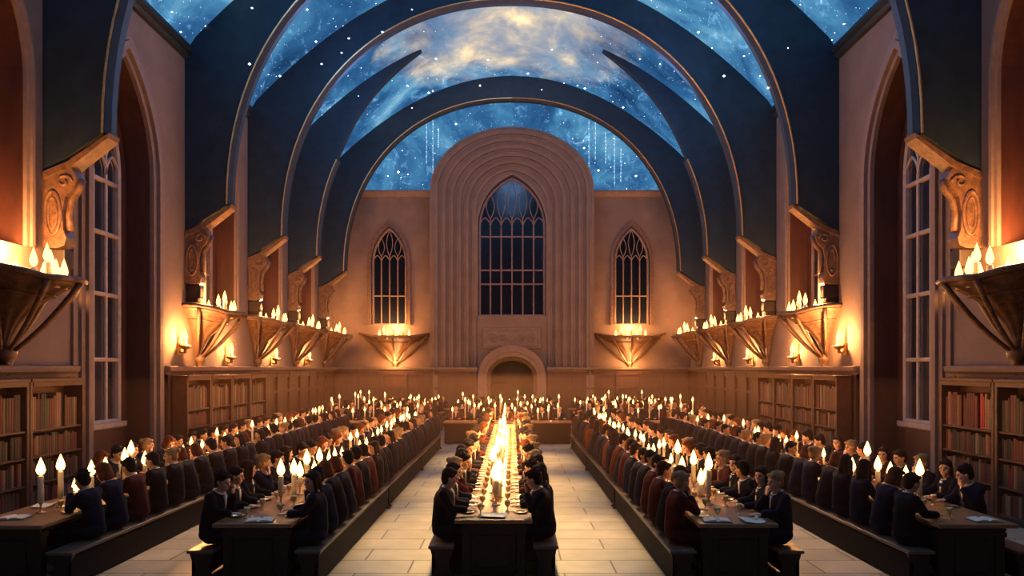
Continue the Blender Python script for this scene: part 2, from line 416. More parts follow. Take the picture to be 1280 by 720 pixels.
# back rails
mb = MB(); pr = [(0,0),(.10,0),(.10,.05),(.20,.10),(.22,.20),(.14,.22),(0,.22)]
for a,b in ((-W,-PORT),(PORT,W)): mb.prism(pr, lambda u,w,t: (t, YB-u, 2.48+w), a, b)
for a,b in ((-PORT,-1.7),(1.7,PORT)): mb.prism(pr, lambda u,w,t: (t, YB-.85-u, 2.48+w), a, b)
tag(mb.build('trim_31', STONE), 'pale stone dado rail across the end wall', kind='structure')
mb = MB(); pr = [(0,0),(.10,.02),(.16,.10),(.22,.22),(.22,.32),(0,.34)]
for a,b in ((-W,-PORT),(PORT,W)): mb.prism(pr, lambda u,w,t: (t, YB-u, ZC-.2+w), a, b)
tag(mb.build('trim_32', STONE), 'stone cornice ledge across the end wall under the starry gable', kind='structure')
mb = MB()
for a,b,y in ((-W,-PORT,YB),(PORT,W,YB),(-PORT,-1.75,YB-.86),(1.75,PORT,YB-.86)):
    mb.box(a,b,y-.06,y,0,2.48); x = a
    while x < b-.1:
        mb.box(x,min(x+.14,b),y-.14,y-.04,0,2.48); x += 1.2
    mb.box(a,b,y-.12,y-.05,2.3,2.48); mb.box(a,b,y-.12,y-.05,1.6,1.7)
tag(mb.build('trim_33', WAINSCOT), 'oak wainscot panelling across the end wall', kind='structure')
mb = MB()
for a,b,y in ((-W,-PORT,YB),(PORT,W,YB)): mb.box(a,b,y-.17,y-.05,0,.24)
tag(mb.build('baseboard_back', DARKWOOD), 'dark baseboard along the end wall', kind='structure')
tag(moulding(fnb, doorop, [(0,.16,.28),(.16,.34,.95),(.34,.60,1.0)], 'trim_34'), 'pale stone surround of the arched end door', kind='structure')
for k, o in enumerate(flank):
    tag(moulding(fnb, o, [(0,.08,.06),(.08,.16,.10)], 'trim_%d'%(35+k), CARVED), 'stone moulding round the %s flanking end window'%('left' if k==0 else 'right'), kind='structure')
    winno[0] += 1
    make_window(fnb, (o[0],o[1]-.1,o[2]+.06,o[3],o[4]-.15), .18, 3, [6.3], 0, 'window_%d'%winno[0], 'pointed lancet window %s of the tall middle one on end wall'%('left' if k==0 else 'right'), .045, STONE, .1)
tag(moulding(fnb, cw, [(0,.10,.08)], 'trim_37'), 'stone moulding round the tall middle end window', kind='structure')
winno[0] += 1
make_window(fnb, (0,1.64,5.3,9.8,12.25), .2, 5, [6.9,7.6,9.3], 0, 'window_%d'%winno[0], 'tall traceried pointed window in the middle of the end wall', .05, TRACERY, .12)
# door
d = empty('door_1', (0, YB+.35, 0)); tag(d, 'dark arched double oak door in the end wall', kind='structure')
P = [(u,z) for u,z in outline(0,1.08,0,2.15,3.02)]
mb = MB(); mb.prism(P, lambda u,w,t: (u,t,w), 0, .1)
for i in range(-4,5): mb.box(i*.23-.012, i*.23+.012, -.015, .0, .1, 2.2)
mb.box(-.03,.03,-.03,0,0,2.9); mb.build('door_leaf', DARKWOOD, d)
for zz in (.6, 1.9):
    mb = MB(); mb.tube([(-1.0,-.03,zz),(-.3,-.03,zz)], .03); mb.tube([(1.0,-.03,zz),(.3,-.03,zz)], .03); mb.build('door_hinge', mat('iron',(.03,.03,.03),.5,metal=.8), d)
for s_ in (-1,1):
    mb = MB(); mb.tube([(s_*.14+.06*math.cos(a), -.05, 1.1+.06*math.sin(a)) for a in [2*PI*i/12 for i in range(12)]], .012, closed=True); mb.build('door_handle', BRASS, d)
# carved relief over the door
mb = MB(); mb.box(-1.45,1.45,-.10,0,0,1.05,0,.03)
mb.tube([(-1.3,-.11,.12),(1.3,-.11,.12),(1.3,-.11,.93),(-1.3,-.11,.93)], .03, 6, closed=True)
for s_ in (-1,1):
    for cx, rad in ((.95,.26),(.45,.22)):
        mb.tube([(s_*(cx+rad*(1-i/26)*math.cos(i*.5)), -.12, .52+rad*(1-i/26)*math.sin(i*.5)) for i in range(24)], .035, 6)
    mb.tube([(s_*t*.3, -.12, .3+.25*math.sin(t*2.4)) for t in (0,.3,.6,.9,1.2)], .035, 6)
mb.lathe([(0,.2),(.14,.14),(.2,0),(.14,-.14),(0,-.2)], 12, (0,-.10,.52), sy=.3)
o = mb.build('carved_relief_panel', STONE, smooth=False, loc=(0,YB-.012,3.62)); tag(o, 'carved stone relief panel of scrolls above the arched end door', 'carving')

# ribs
def rib_inner(a=7.85, b=8.1, z0=4.5, e=2.15, n=26, t0=0, t1=1):
    L = []
    for i in range(n+1):
        t = PI/2*(t0+(t1-t0)*i/n)
        c, s = max(math.cos(t),0), math.sin(t)
        L.append((a*c**(2/e), EYE+z0+b*s**(2/e)))
    return L
def make_rib(idx, y, full=True):
    root = empty('trim_%d'%(40+idx), (0,y,0)); tag(root, 'dark teal arched roof rib spanning the hall, %s from the viewer'%nth(idx), kind='structure')
    T = .30
    def half(sg, inner):
        n = len(inner)
        outer = [(W-.005, EYE+3.75)] + [None]*(n-1)
        # outer curve: up the wall then along the vault
        for i in range(1,n):
            x, z = inner[i]
            f = (z-inner[0][1])/(vault(0)-.9-inner[0][1])
            # choose a point outward along the normal direction, clipped to wall and vault
            dirx, dirz = x/7.85+.02, .25+ (z-(EYE+4.5))/8.1
            k = 0
            px, pz = x, z
            while px < W and pz < vault(px)-.0 and k < 200:
                px += dirx*.05; pz += dirz*.05; k += 1
            px = min(px, W-.003)
            if px < W-.01: pz = vault(px)-.004
            outer[i] = (px, min(pz, vault(px)-.004))
        return outer
    mb = MB()
    for sg in (-1,1):
        inn = rib_inner() if full else rib_inner(t1=.74)
        out = half(sg, inn)
        if not full:   # the haunch dies away into the vault towards the cloud
            m_ = 15
            for j in range(m_):
                i = len(inn)-m_+j; t = ((j+1)/m_)**1.5
                inn[i] = (inn[i][0]+(out[i][0]-inn[i][0])*t*.96, inn[i][1]+(out[i][1]-inn[i][1])*t*.96)
        if full: out[-1] = (0, vault(0)-.004)
        n = len(inn)
        V = [(sg*x,yy,z) for yy in (0,T) for (x,z) in inn]+[(sg*x,yy,z) for yy in (0,T) for (x,z) in out]
        F = []
        for i in range(n-1):
            F += [(i,i+1,2*n+i+1,2*n+i),(n+i,3*n+i,3*n+i+1,n+i+1),(i,n+i,n+i+1,i+1)]
        F += [(0,2*n,3*n,n)]
        mb.add(V, F)
    mb.build('rib_body', RIBMAT, root)
    # inner roll and gilt line
    a = MB(); g = MB()
    for sg in (-1,1):
        inn = rib_inner(7.80,8.02) if full else rib_inner(7.80,8.02,t1=.30)
        a.prism_path = None
        pts = [(sg*x,.0,z) for x,z in inn]
        n = len(pts)
        V = []; 
        for (x,z),(x2,z2) in zip(inn, rib_inner(7.71,7.93) if full else rib_inner(7.71,7.93,t1=.30)):
            V += [(sg*x,-.04,z),(sg*x2,.06,z2),(sg*x2,T-.06,z2),(sg*x,T+.04,z)]
        F = [(4*i+k,4*i+k+1,4*i+k+5,4*i+k+4) for i in range(n-1) for k in range(3)]
        a.add(V, F)
        g.tube([(sg*x,-.05,z) for x,z in (rib_inner(7.83,8.05) if full else rib_inner(7.83,8.05,t1=.30))], .026, 5)
    a.build('inner_roll', RIBMAT, root); g.build('gilt_edge', GILT, root)
    return root
for i, y in enumerate(RIB_Y): make_rib(i+1, y, i != 3)

# ------------------------------------------------------------------ stone corbels under the ribs
def corbel_proto():
    root = empty('stone_corbel')
    mb = MB(); T = .16
    slab = [(1.28,1.98),(1.22,1.83),(.58,1.30),(.50,1.42)]   # p, z relative to EYE+2.6
    mb.prism(slab+[(0,1.25),(0,1.15)] if False else [(1.30,1.95),(1.27,1.85),(.54,1.28),(0,1.06),(0,1.20),(.50,1.40)], lambda p,z,t: (p,t,z), -T-.03, T+.03)
    a = mb.build('corbel_slab', CARVED, root)
    mb = MB()
    body = [(0,1.10),(.56,1.28),(.66,1.10),(.60,.92),(.44,.74),(.38,.45),(.40,.10),(.46,-.05),(.42,-.2),(.30,-.25),(0,-.25)]
    mb.prism(body, lambda p,z,t: (p,t,z), -T, T)
    b = mb.build('corbel_body', CARVED, root)
    mb = MB()
    for s in (-1,1):
        mb.tube([(.20+.15*math.cos(t), s*T, .42+.42*math.sin(t)) for t in [2*PI*i/20 for i in range(20)]], .035, 6, closed=True)
        mb.tube([(.20+.085*math.cos(t), s*T, .42+.30*math.sin(t)) for t in [2*PI*i/16 for i in range(16)]], .022, 6, closed=True)
        mb.tube([(.42+.16*(1-i/20)*math.cos(i*.42), s*T, 1.02+.14*(1-i/20)*math.sin(i*.42)) for i in range(18)], .03, 6)
    mb.tube([(.69,0,1.1),(.62,0,.9),(.47,0,.7),(.42,0,.4),(.44,0,.1)], .07, 6)
    c = mb.build('carved_scroll', CARVED, root, smooth=True)
    mb = MB(); mb.box(.02,.42,-T+.02,T-.02,-.62,-.26,0,.03); mb.box(.0,.34,-T+.04,T-.04,-.75,-.6,0,.03)
    d = mb.build('drop_block', DARKWOOD, root)
    return reg(root, a, b, c, d)
cp = corbel_proto(); first = True
for i, y in enumerate(RIB_Y):
    for sg in (-1,1):
        o = cp if first else copy_tree(cp); first = False
        o.location = (sg*(W-.001), y+.15, EYE+2.55); o.rotation_euler.z = 0 if sg < 0 else PI
        tag(o, 'carved stone scroll corbel carrying the %s roof rib, %s wall'%(nth(i+1), 'left' if sg<0 else 'right'), 'corbel', 'stone corbels under the roof ribs')

# ------------------------------------------------------------------ candle pieces
def flame_mesh(r, h, name, m, n=10):
    mb = MB(); mb.lathe([(0,0),(r*.7,h*.10),(r,h*.28),(r*.85,h*.48),(r*.45,h*.75),(.001,h)], n); return mb.mesh(name, m, True)
FLM = flame_mesh(.021,.095,'flame',FLAME); FLB = flame_mesh(.065,.34,'flame',FLAME2); FLF = flame_mesh(.036,.17,'flame',FLAME, 8); FLN = flame_mesh(.055,.235,'flame',FLAME, 12)
lights = []
def point(loc, p, col=(1,.43,.13), r=.06, name='candle_light'):
    l = bpy.data.lights.new(name,'POINT'); l.energy = p; l.color = col; l.shadow_soft_size = r
    o = bpy.data.objects.new(name, l); o.location = loc; C.objects.link(o); lights.append(o); return o
# ------------------------------------------------------------------ winged sconces
def sconce_proto(A=1.5, B=1.38):
    """half bowl fanned out from the wall (+x), point at the bottom, horned rim"""
    root = empty('bracket_sconce'); H = 1.35
    def surf(t, k):    # t around -90..90 from -y to +y, k 0 bottom..1 rim
        rr = .085+.915*(k**2.3); fl = 1+.045*math.cos(t*13)*(k*(1.2-k))*2
        wing = .18*max(0, abs(math.sin(t))-.6)/.4*k**4
        return (math.cos(t)*B*rr*fl, math.sin(t)*A*rr*fl*(1+.12*(abs(math.sin(t))**4)*k**3), H*k+wing)
    nt_, nk = 52, 12; mb = MB(); V = []
    for j in range(nt_+1):
        t = -PI/2+PI*j/nt_
        V += [surf(t, k/nk) for k in range(nk+1)]
    F = [(j*(nk+1)+k,(j+1)*(nk+1)+k,(j+1)*(nk+1)+k+1,j*(nk+1)+k+1) for j in range(nt_) for k in range(nk)]
    b0 = len(V)
    V += [(p[0]*.94,p[1]*.94,p[2]-.12) for p in [surf(-PI/2+PI*j/nt_,1) for j in range(nt_+1)]]
    F += [(j*(nk+1)+nk,(j+1)*(nk+1)+nk,b0+j+1,b0+j) for j in range(nt_)]
    V += [(0,0,H-.14)]; F += [(b0+j,b0+j+1,len(V)-1) for j in range(nt_)]
    V += [(0,0,0)]; F += [(j*(nk+1),(j+1)*(nk+1),len(V)-1) for j in range(nt_)]
    mb.add(V,F); a = mb.build('bowl', CARVED, root, smooth=True)
    mb = MB(); mb.tube([surf(-PI/2+PI*j/nt_,1) for j in range(nt_+1)], .055, 8)
    mb.tube([surf(-PI/2+PI*j/nt_,.80) for j in range(nt_+1)], .035, 6)
    b = mb.build('rim', GILT if False else CARVED, root, smooth=True)
    kids = [a,b]
    for t in (-1.25,-.62,0,.62,1.25):
        mb = MB(); P = []; q1 = surf(t, 1); q0 = surf(t, .04)
        for k in range(9):
            kk = k/8; sag = .10*math.sin(PI*kk)
            P.append(tuple(q1[c]+(q0[c]-q1[c])*kk for c in (0,1))+(q1[2]-.05+(q0[2]-.02-q1[2]+.05)*kk-sag,))
        mb.tube(P, [.055-.02*k/8 for k in range(9)], 6); kids.append(mb.build('brace', CARVED, root, smooth=True))
    mb = MB(); mb.lathe([(0,-.34),(.05,-.30),(.10,-.2),(.07,-.12),(.14,-.02),(.16,.08),(.12,.16),(0,.2)], 12, (.1,0,0)); kids.append(mb.build('finial', CARVED, root, smooth=True))
    spots = [(.80,0,.46),(.72,-.30*A,.34),(.72,.28*A,.38),(.50,-.46*A,.16),(.50,.46*A,.18),(1.04,-.16*A,.16),(1.02,.16*A,.20)]
    for i,(x,y,h) in enumerate(spots):
        mb = MB(); mb.lathe([(0,0),(.055,0),(.052,h),(.03,h+.008),(0,h-.01)], 10)
        c = mb.build('candle', WAX, root, smooth=False, loc=(x,y,H-.15))
        f = bpy.data.objects.new('flame', FLB); C.objects.link(f); f.parent = c; f.location = (0,0,h+.01)
        reg(c, f); kids.append(c)
    return reg(root, *kids)
sp = sconce_proto(.80); sp2 = sconce_proto(1.6, 1.1); first = True; first2 = True
for i, y in enumerate(RIB_Y+['b']):
    for sg in (-1,1):
        if y == 'b':
            o = sp2 if first2 else copy_tree(sp2); first2 = False
            o.location = ((-5.85 if sg<0 else 5.9), YB, 2.85); o.rotation_euler.z = -PI/2
            tag(o, 'fan shaped carved sconce of candles under the %s lancet of the end wall'%('left' if sg<0 else 'right'), 'sconce', 'carved candle sconces')
            point((o.location.x, YB-.42, 4.7), 340, r=.15, name='sconce_light'); point((o.location.x-.0, YB-.5, 3.0), 190, r=.15, name='sconce_light')  # second point adds wall glow below the bowl, where no candle stands
        else:
            o = sp if first else copy_tree(sp); first = False
            o.location = (sg*W, y+(-1.1 if i==0 else .75), 2.85); o.rotation_euler.z = 0 if sg<0 else PI
            tag(o, 'winged carved stone sconce of candles below the %s rib, %s wall'%(nth(i+1),'left' if sg<0 else 'right'), 'sconce', 'carved candle sconces')
            yy = o.location.y
            point((sg*(W-.34), yy-.1, 4.75), [560,480,430,390,340][i], r=.15, name='sconce_light')
# small wall lights between the sconces
def wl_proto():
    root = empty('wall_light')
    mb = MB(); mb.lathe([(0,-.16),(.05,-.12),(.04,-.05),(.12,-.01),(.17,.05),(.16,.06),(.10,.02),(0,.02)], 14, (.2,0,0)); a = mb.build('cup', BRASS, root, smooth=True)
    mb = MB(); mb.box(0,.03,-.10,.10,-.2,.12,0,.01); mb.tube([(.02,0,-.1),(.1,0,-.14),(.2,0,-.12)], .02); b = mb.build('backplate', BRASS, root)
    mb = MB(); mb.lathe([(0,0),(.04,0),(.038,.14),(0,.14)], 10, (.2,0,.03)); c = mb.build('candle', WAX, root)
    f = bpy.data.objects.new('flame', FLB); C.objects.link(f); f.parent = root; f.location = (.2,0,.17)
    return reg(root,a,b,c,f)
wp = wl_proto(); first = True
for i, y in enumerate([18.95+.45, 22.6, 26.9, 31.3]):
    for sg in (-1,1):
        o = wp if first else copy_tree(wp); first = False
        o.location = (sg*W, y, 3.2 if i==0 else 2.95); o.rotation_euler.z = 0 if sg<0 else PI
        tag(o, 'small brass wall light with one candle in the %s bay, %s wall'%(nth(i+2),'left' if sg<0 else 'right'), 'wall light', 'small brass wall lights')
        point((sg*(W-.32), y, o.location.z+.3), [460,320,290,270][i], r=.1, name='wall_light_glow')

# ------------------------------------------------------------------ bookcases and books
SH = [.12,.60,1.08,1.55]; TOPZ = 2.40
def bookcase_proto(L):
    root = empty('bookcase'); k = []
    for s in (0,1):
        mb = MB(); mb.box(0,.36, s*(L-.07), s*(L-.07)+.07, 0, TOPZ, 0,.008); mb.box(.34,.39, s*(L-.07)-.0, s*(L-.07)+.07, 0, TOPZ, 0,.008); k.append(mb.build('side_panel', SHELFWOOD, root))
    mb = MB(); mb.box(0,.025,.07,L-.07,.05,TOPZ-.02); k.append(mb.build('back_panel', SHELFWOOD, root))
    mb = MB(); mb.box(0,.42,0,L,TOPZ,TOPZ+.06,0,.01); mb.box(.36,.40,.07,L-.07,TOPZ-.08,TOPZ); k.append(mb.build('top', SHELFWOOD, root))
    for z in SH:
        mb = MB(); mb.box(.025,.36,.07,L-.07,z-.035,z,0,.005); k.append(mb.build('shelf', SHELFWOOD, root))
    mb = MB(); mb.box(.05,.39,.0,L,0,.08,0,.005); k.append(mb.build('plinth', DARKWOOD, root))
    return reg(root,*k)
bprotos = {L: None for L in (1.6,1.5)}
BOOKM = {}
def book_geo(mb, x, y, z, th, h, dp, ci, pi_, lean=0):
    # spine faces +x at x ; book stands from y to y+th
    def P(a,b,c): 
        return (a, y+b+(c*math.tan(lean) if lean else 0), z+c)
    def bx(a0,a1,b0,b1,c0,c1,mi):
        mb.add([P(a,b,c) for a in (a0,a1) for b in (b0,b1) for c in (c0,c1)], [(0,1,3,2),(4,6,7,5),(0,4,5,1),(2,3,7,6),(0,2,6,4),(1,5,7,3)], mi)
    bx(x-dp, x, 0, .004, 0, h, ci); bx(x-dp, x, th-.004, th, 0, h, ci)
    V = []; 
    for c in (0,h):
        V += [P(x-.004,0,c),P(x+.008,th*.25,c),P(x+.011,th*.5,c),P(x+.008,th*.75,c),P(x-.004,th,c)]
    mb.add(V, [(0,1,6,5),(1,2,7,6),(2,3,8,7),(3,4,9,8),(0,4,3,2,1),(5,6,7,8,9),(0,5,9,4)], ci)
    bx(x-dp+.008, x-.006, .004, th-.004, .006, h-.006, pi_)
    for c in (.18,.80):
        V = []
        for cc in (h*c, h*c+.012):
            V += [P(x-.004,-.001,cc),P(x+.010,th*.25,cc),P(x+.0135,th*.5,cc),P(x+.010,th*.75,cc),P(x-.004,th+.001,cc)]
        mb.add(V, [(0,1,6,5),(1,2,7,6),(2,3,8,7),(3,4,9,8)], ci)
def book_mesh(colour, th, h, dp):
    key = (colour, th, h, dp)
    if key not in BOOKM:
        mb = MB(); book_geo(mb, 0, 0, 0, th, h, dp, 0, 1); BOOKM[key] = mb.mesh('book', [LM[colour], PAPER])
    return BOOKM[key]
cols = ['dark red','brown','brown','tan','dark green','black','dark red']
rb = random.Random(3)
far_books = MB(); FM = list(LM.values())+[PAPER]; keys = list(LM)
cases = []   # (side, y0, L, individual y range)
for side, sg in (('left',-1),('right',1)):
    for (y0,L,ind) in ((11.0,1.6,(12.02,99)),(12.62,1.6,(0,99)),(18.72,1.5,None),(20.24,1.5,None),(21.76,1.5,None),(23.28,1.1 if False else 1.5,None)):
        if bprotos[L] is None: bprotos[L] = bookcase_proto(L); o = bprotos[L]
        else: o = copy_tree(bprotos[L])
        ly = 0
        if sg < 0: o.location = (-W+.17, y0, 0); o.rotation_euler.z = 0
        else: o.location = (W-.17, y0+L, 0); o.rotation_euler.z = PI
        nm = {11.0:'nearest',12.62:'second nearest',18.72:'third nearest',20.24:'fourth nearest',21.76:'fifth nearest',23.28:'farthest'}[y0]
        tag(o, 'oak bookcase full of leather books, %s along the %s wall'%(nm, side), 'bookcase', 'bookcases against the side walls')
        for si, z in enumerate(SH):
            y = .075; top = (SH+[TOPZ-.1])[si+1]-.06-z; cnt = 0
            while y < L-.13:
                th = rb.choice([.045,.055,.065,.08]); 
                if y+th > L-.075: break
                h = round(top*rb.choice([.78,.85,.92]),3); c = rb.choice(cols); dp = .24
                if sg > 0 and si == 3 and y0 == 12.62 and cnt in (14,15): c = 'bright red'
                wy = y0+(y if sg < 0 else L-y-th)
                # world placement of a book (spine towards the hall)
                if ind and wy+th*.5 > ind[0]:
                    b = bpy.data.objects.new('book', book_mesh(c, th, h, dp)); C.objects.link(b)
                    if sg < 0: b.location = (-W+.17+.31, wy, z+.001)
                    else: b.location = (W-.17-.31, wy+th, z+.001); b.rotation_euler.z = PI
                    cnt += 1
                    tag(b, '%s leather book, %s on %s shelf up, %s %s bookcase'%(c, nth(cnt), ONES[si+1], nm, side), 'book', 'leather books in the near bookcases')
                else:
                    m0 = len(far_books.v)
                    book_geo(far_books, 0, 0, 0, th, h, dp, keys.index(c), len(keys), 0)
                    for q in range(m0, len(far_books.v)):
                        vx,vy,vz = far_books.v[q]
                        far_books.v[q] = ((-W+.48+vx, wy+vy, z+.001+vz) if sg<0 else (W-.48-vx, wy+th-vy, z+.001+vz))
                    cnt += 1
                y += th+.0015
                if rb.random() < .03: y += .07
tag(far_books.build('books', FM), 'rows of old leather books on the farther bookcases', 'books', kind='stuff')

# ------------------------------------------------------------------ tables and benches
ZT = .78
TAB = [('leftmost', -6.07, 8.55, 24.0), ('second from left', -3.12, 8.63, 24.0), ('middle', -.23, 8.86, 24.0), ('second from right', 2.72, 8.63, 24.0), ('rightmost', 5.58, 8.6, 24.0)]
def make_table(name, label, x, y0, y1, rz=0, hw=.48, grp='long dining tables'):
    L = y1-y0
    root = empty(name, (x,y0,0), rz); tag(root, label, 'table', grp)
    mb = MB(); mb.box(-hw,hw,0,L,ZT-.05,ZT,0,.012)
    mb.build('table_top', TABLEWOOD, root)
    mb = MB()
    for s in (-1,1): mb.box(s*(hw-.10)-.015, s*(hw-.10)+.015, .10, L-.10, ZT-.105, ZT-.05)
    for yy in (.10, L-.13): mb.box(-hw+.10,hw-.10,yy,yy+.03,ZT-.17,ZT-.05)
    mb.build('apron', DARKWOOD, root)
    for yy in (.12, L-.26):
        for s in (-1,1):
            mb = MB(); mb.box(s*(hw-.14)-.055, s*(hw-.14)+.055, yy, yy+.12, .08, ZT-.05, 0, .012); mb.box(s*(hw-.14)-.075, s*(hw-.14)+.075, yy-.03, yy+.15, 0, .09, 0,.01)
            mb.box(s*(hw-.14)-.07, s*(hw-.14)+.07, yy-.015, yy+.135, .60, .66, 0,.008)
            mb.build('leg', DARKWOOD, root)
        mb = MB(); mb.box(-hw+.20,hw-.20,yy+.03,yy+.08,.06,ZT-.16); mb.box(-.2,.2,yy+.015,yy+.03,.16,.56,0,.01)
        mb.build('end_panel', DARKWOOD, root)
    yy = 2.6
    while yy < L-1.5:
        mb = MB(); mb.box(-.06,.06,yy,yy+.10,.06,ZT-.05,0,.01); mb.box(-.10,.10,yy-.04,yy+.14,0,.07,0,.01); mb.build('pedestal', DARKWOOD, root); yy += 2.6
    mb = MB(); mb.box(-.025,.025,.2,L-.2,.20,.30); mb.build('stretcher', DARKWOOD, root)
    return root
def make_bench_proto(L, front=1):
    """seat 0.30 wide centred on x=0 running +y; outer side +x closed by a board"""
    root = empty('bench'); k = []
    mb = MB(); mb.box(-.15,.17,0,L,.405,.445,0,.012); k.append(mb.build('seat', BENCHTOP, root))
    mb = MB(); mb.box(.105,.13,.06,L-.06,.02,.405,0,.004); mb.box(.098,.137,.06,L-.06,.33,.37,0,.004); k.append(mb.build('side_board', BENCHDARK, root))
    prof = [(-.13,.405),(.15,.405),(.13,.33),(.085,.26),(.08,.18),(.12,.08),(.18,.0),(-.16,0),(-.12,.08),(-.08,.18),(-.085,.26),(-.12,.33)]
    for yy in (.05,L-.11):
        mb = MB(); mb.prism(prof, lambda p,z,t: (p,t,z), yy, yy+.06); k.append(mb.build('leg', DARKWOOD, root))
    return reg(root,*k)
for nm, x, y0, y1 in TAB:
    make_table('dining_table', 'long oak dining table crowded with candles, %s of the five'%nm, x, y0, y1)
BL = 5.0
bp = make_bench_proto(BL); first = True
for nm, x, y0, y1 in TAB:
    for sg in (-1,1):
        for j in range(3):
            o = bp if first else copy_tree(bp); first = False
            yy = y0+.05+j*(BL+.04)
            if sg > 0: o.location = (x+.48+.16, yy, 0); o.rotation_euler.z = 0
            else: o.location = (x-.48-.16, yy+BL, 0); o.rotation_euler.z = PI
            tag(o, 'long oak bench at the %s side of the %s table, %s'%('right' if sg>0 else 'left', nm, ('near section','middle section','far section')[j]), 'bench', 'oak benches along the dining tables')
# cross tables behind
CR = [25.4, 28.0, 30.6, 33.2]
XR = [(-7.3,-2.9),(-2.4,2.1),(2.6,7.3)]
cbp = None
for ri, y in enumerate(CR):
    for ci, (xa,xb) in enumerate(XR):
        t = make_table('cross_table', 'oak table set crosswise, %s of row %s counted from the viewer'%(('left one','middle one','right one')[ci], ('one','two','three','four')[ri]), xb, y, y+(xb-xa), PI/2, .42, 'cross tables at the far end')
        if ri == 0:
            mb = MB(); mb.box(-.40,-.375,.05,(xb-xa)-.05,.03,ZT-.05,0,.004); mb.build('front_board', BENCHDARK, t)
        for s in ((1,) if ri == 0 else (-1,1)):
            if cbp is None: cbp = make_bench_proto(4.3); o = cbp
            else: o = copy_tree(cbp)
            mid = (xa+xb)/2
            if s > 0: o.location = (mid+2.15, y+.58, 0); o.rotation_euler.z = PI/2
            else: o.location = (mid-2.15, y-.58, 0); o.rotation_euler.z = -PI/2
            tag(o, 'oak bench on the %s side of the %s cross table in row %s'%('far' if s>0 else 'near', ('left','middle','right')[ci], ('one','two','three','four')[ri]), 'bench', 'benches at the cross tables')

# ------------------------------------------------------------------ people
def capsule(bm, a, ra, b, rb_, seg=10):
    a, b = Vector(a), Vector(b); d = b-a; L = d.length
    if L < 1e-5: L = 1e-5; d = Vector((0,0,1e-5))
    q = d.to_track_quat('Z','Y').to_matrix().to_4x4(); M = Matrix.Translation(a) @ q
    rings = []
    pr = [(ra*math.cos(t), -ra*math.sin(t)) for t in (PI/2*.98, PI/3, PI/6, 0)] + [(rb_*math.cos(t), L+rb_*math.sin(t)) for t in (0, PI/6, PI/3, PI/2*.98)]
    for r, z in pr:
        rings.append([bm.verts.new(M @ Vector((r*math.cos(2*PI*i/seg), r*math.sin(2*PI*i/seg), z))) for i in range(seg)])
    for p, q2 in zip(rings, rings[1:]):
        for i in range(seg): bm.faces.new((p[i], p[(i+1)%seg], q2[(i+1)%seg], q2[i]))
    bm.faces.new(rings[0][::-1]); bm.faces.new(rings[-1])
def ell(bm, c, r, M=None, seg=14):
    m = Matrix.Translation(Vector(c)) @ (M or Matrix()) @ Matrix.Diagonal((*r,1))
    bmesh.ops.create_uvsphere(bm, u_segments=seg, v_segments=10, radius=1, matrix=m)
def fuse(bm, name, vox, faces, mats, smooth=1):
    me = bpy.data.meshes.new('tmp'); bm.to_mesh(me); bm.free()
    o = bpy.data.objects.new('tmp', me); C.objects.link(o)
    m = o.modifiers.new('r','REMESH'); m.mode = 'VOXEL'; m.voxel_size = vox
    if smooth:
        s = o.modifiers.new('s','SMOOTH'); s.factor = .5; s.iterations = smooth
    d = o.modifiers.new('d','DECIMATE'); 
    dg = bpy.context.evaluated_depsgraph_get(); dg.update()
    d.show_viewport = False; n = len(o.evaluated_get(dg).data.polygons) if False else None
    d.show_viewport = True
    d.ratio = 1.0
    dg.update(); n = len(o.evaluated_get(dg).data.polygons)
    outs = []
    for f in faces:
        d.ratio = min(1, f/max(n*2,1)); dg.update()
        r = bpy.data.meshes.new_from_object(o.evaluated_get(dg), depsgraph=dg); r.name = name
        r.materials.clear()
        for mt in mats: r.materials.append(mt)
        r.polygons.foreach_set('use_smooth', [True]*len(r.polygons)); outs.append(r)
    bpy.data.objects.remove(o); bpy.data.meshes.remove(me)
    return outs
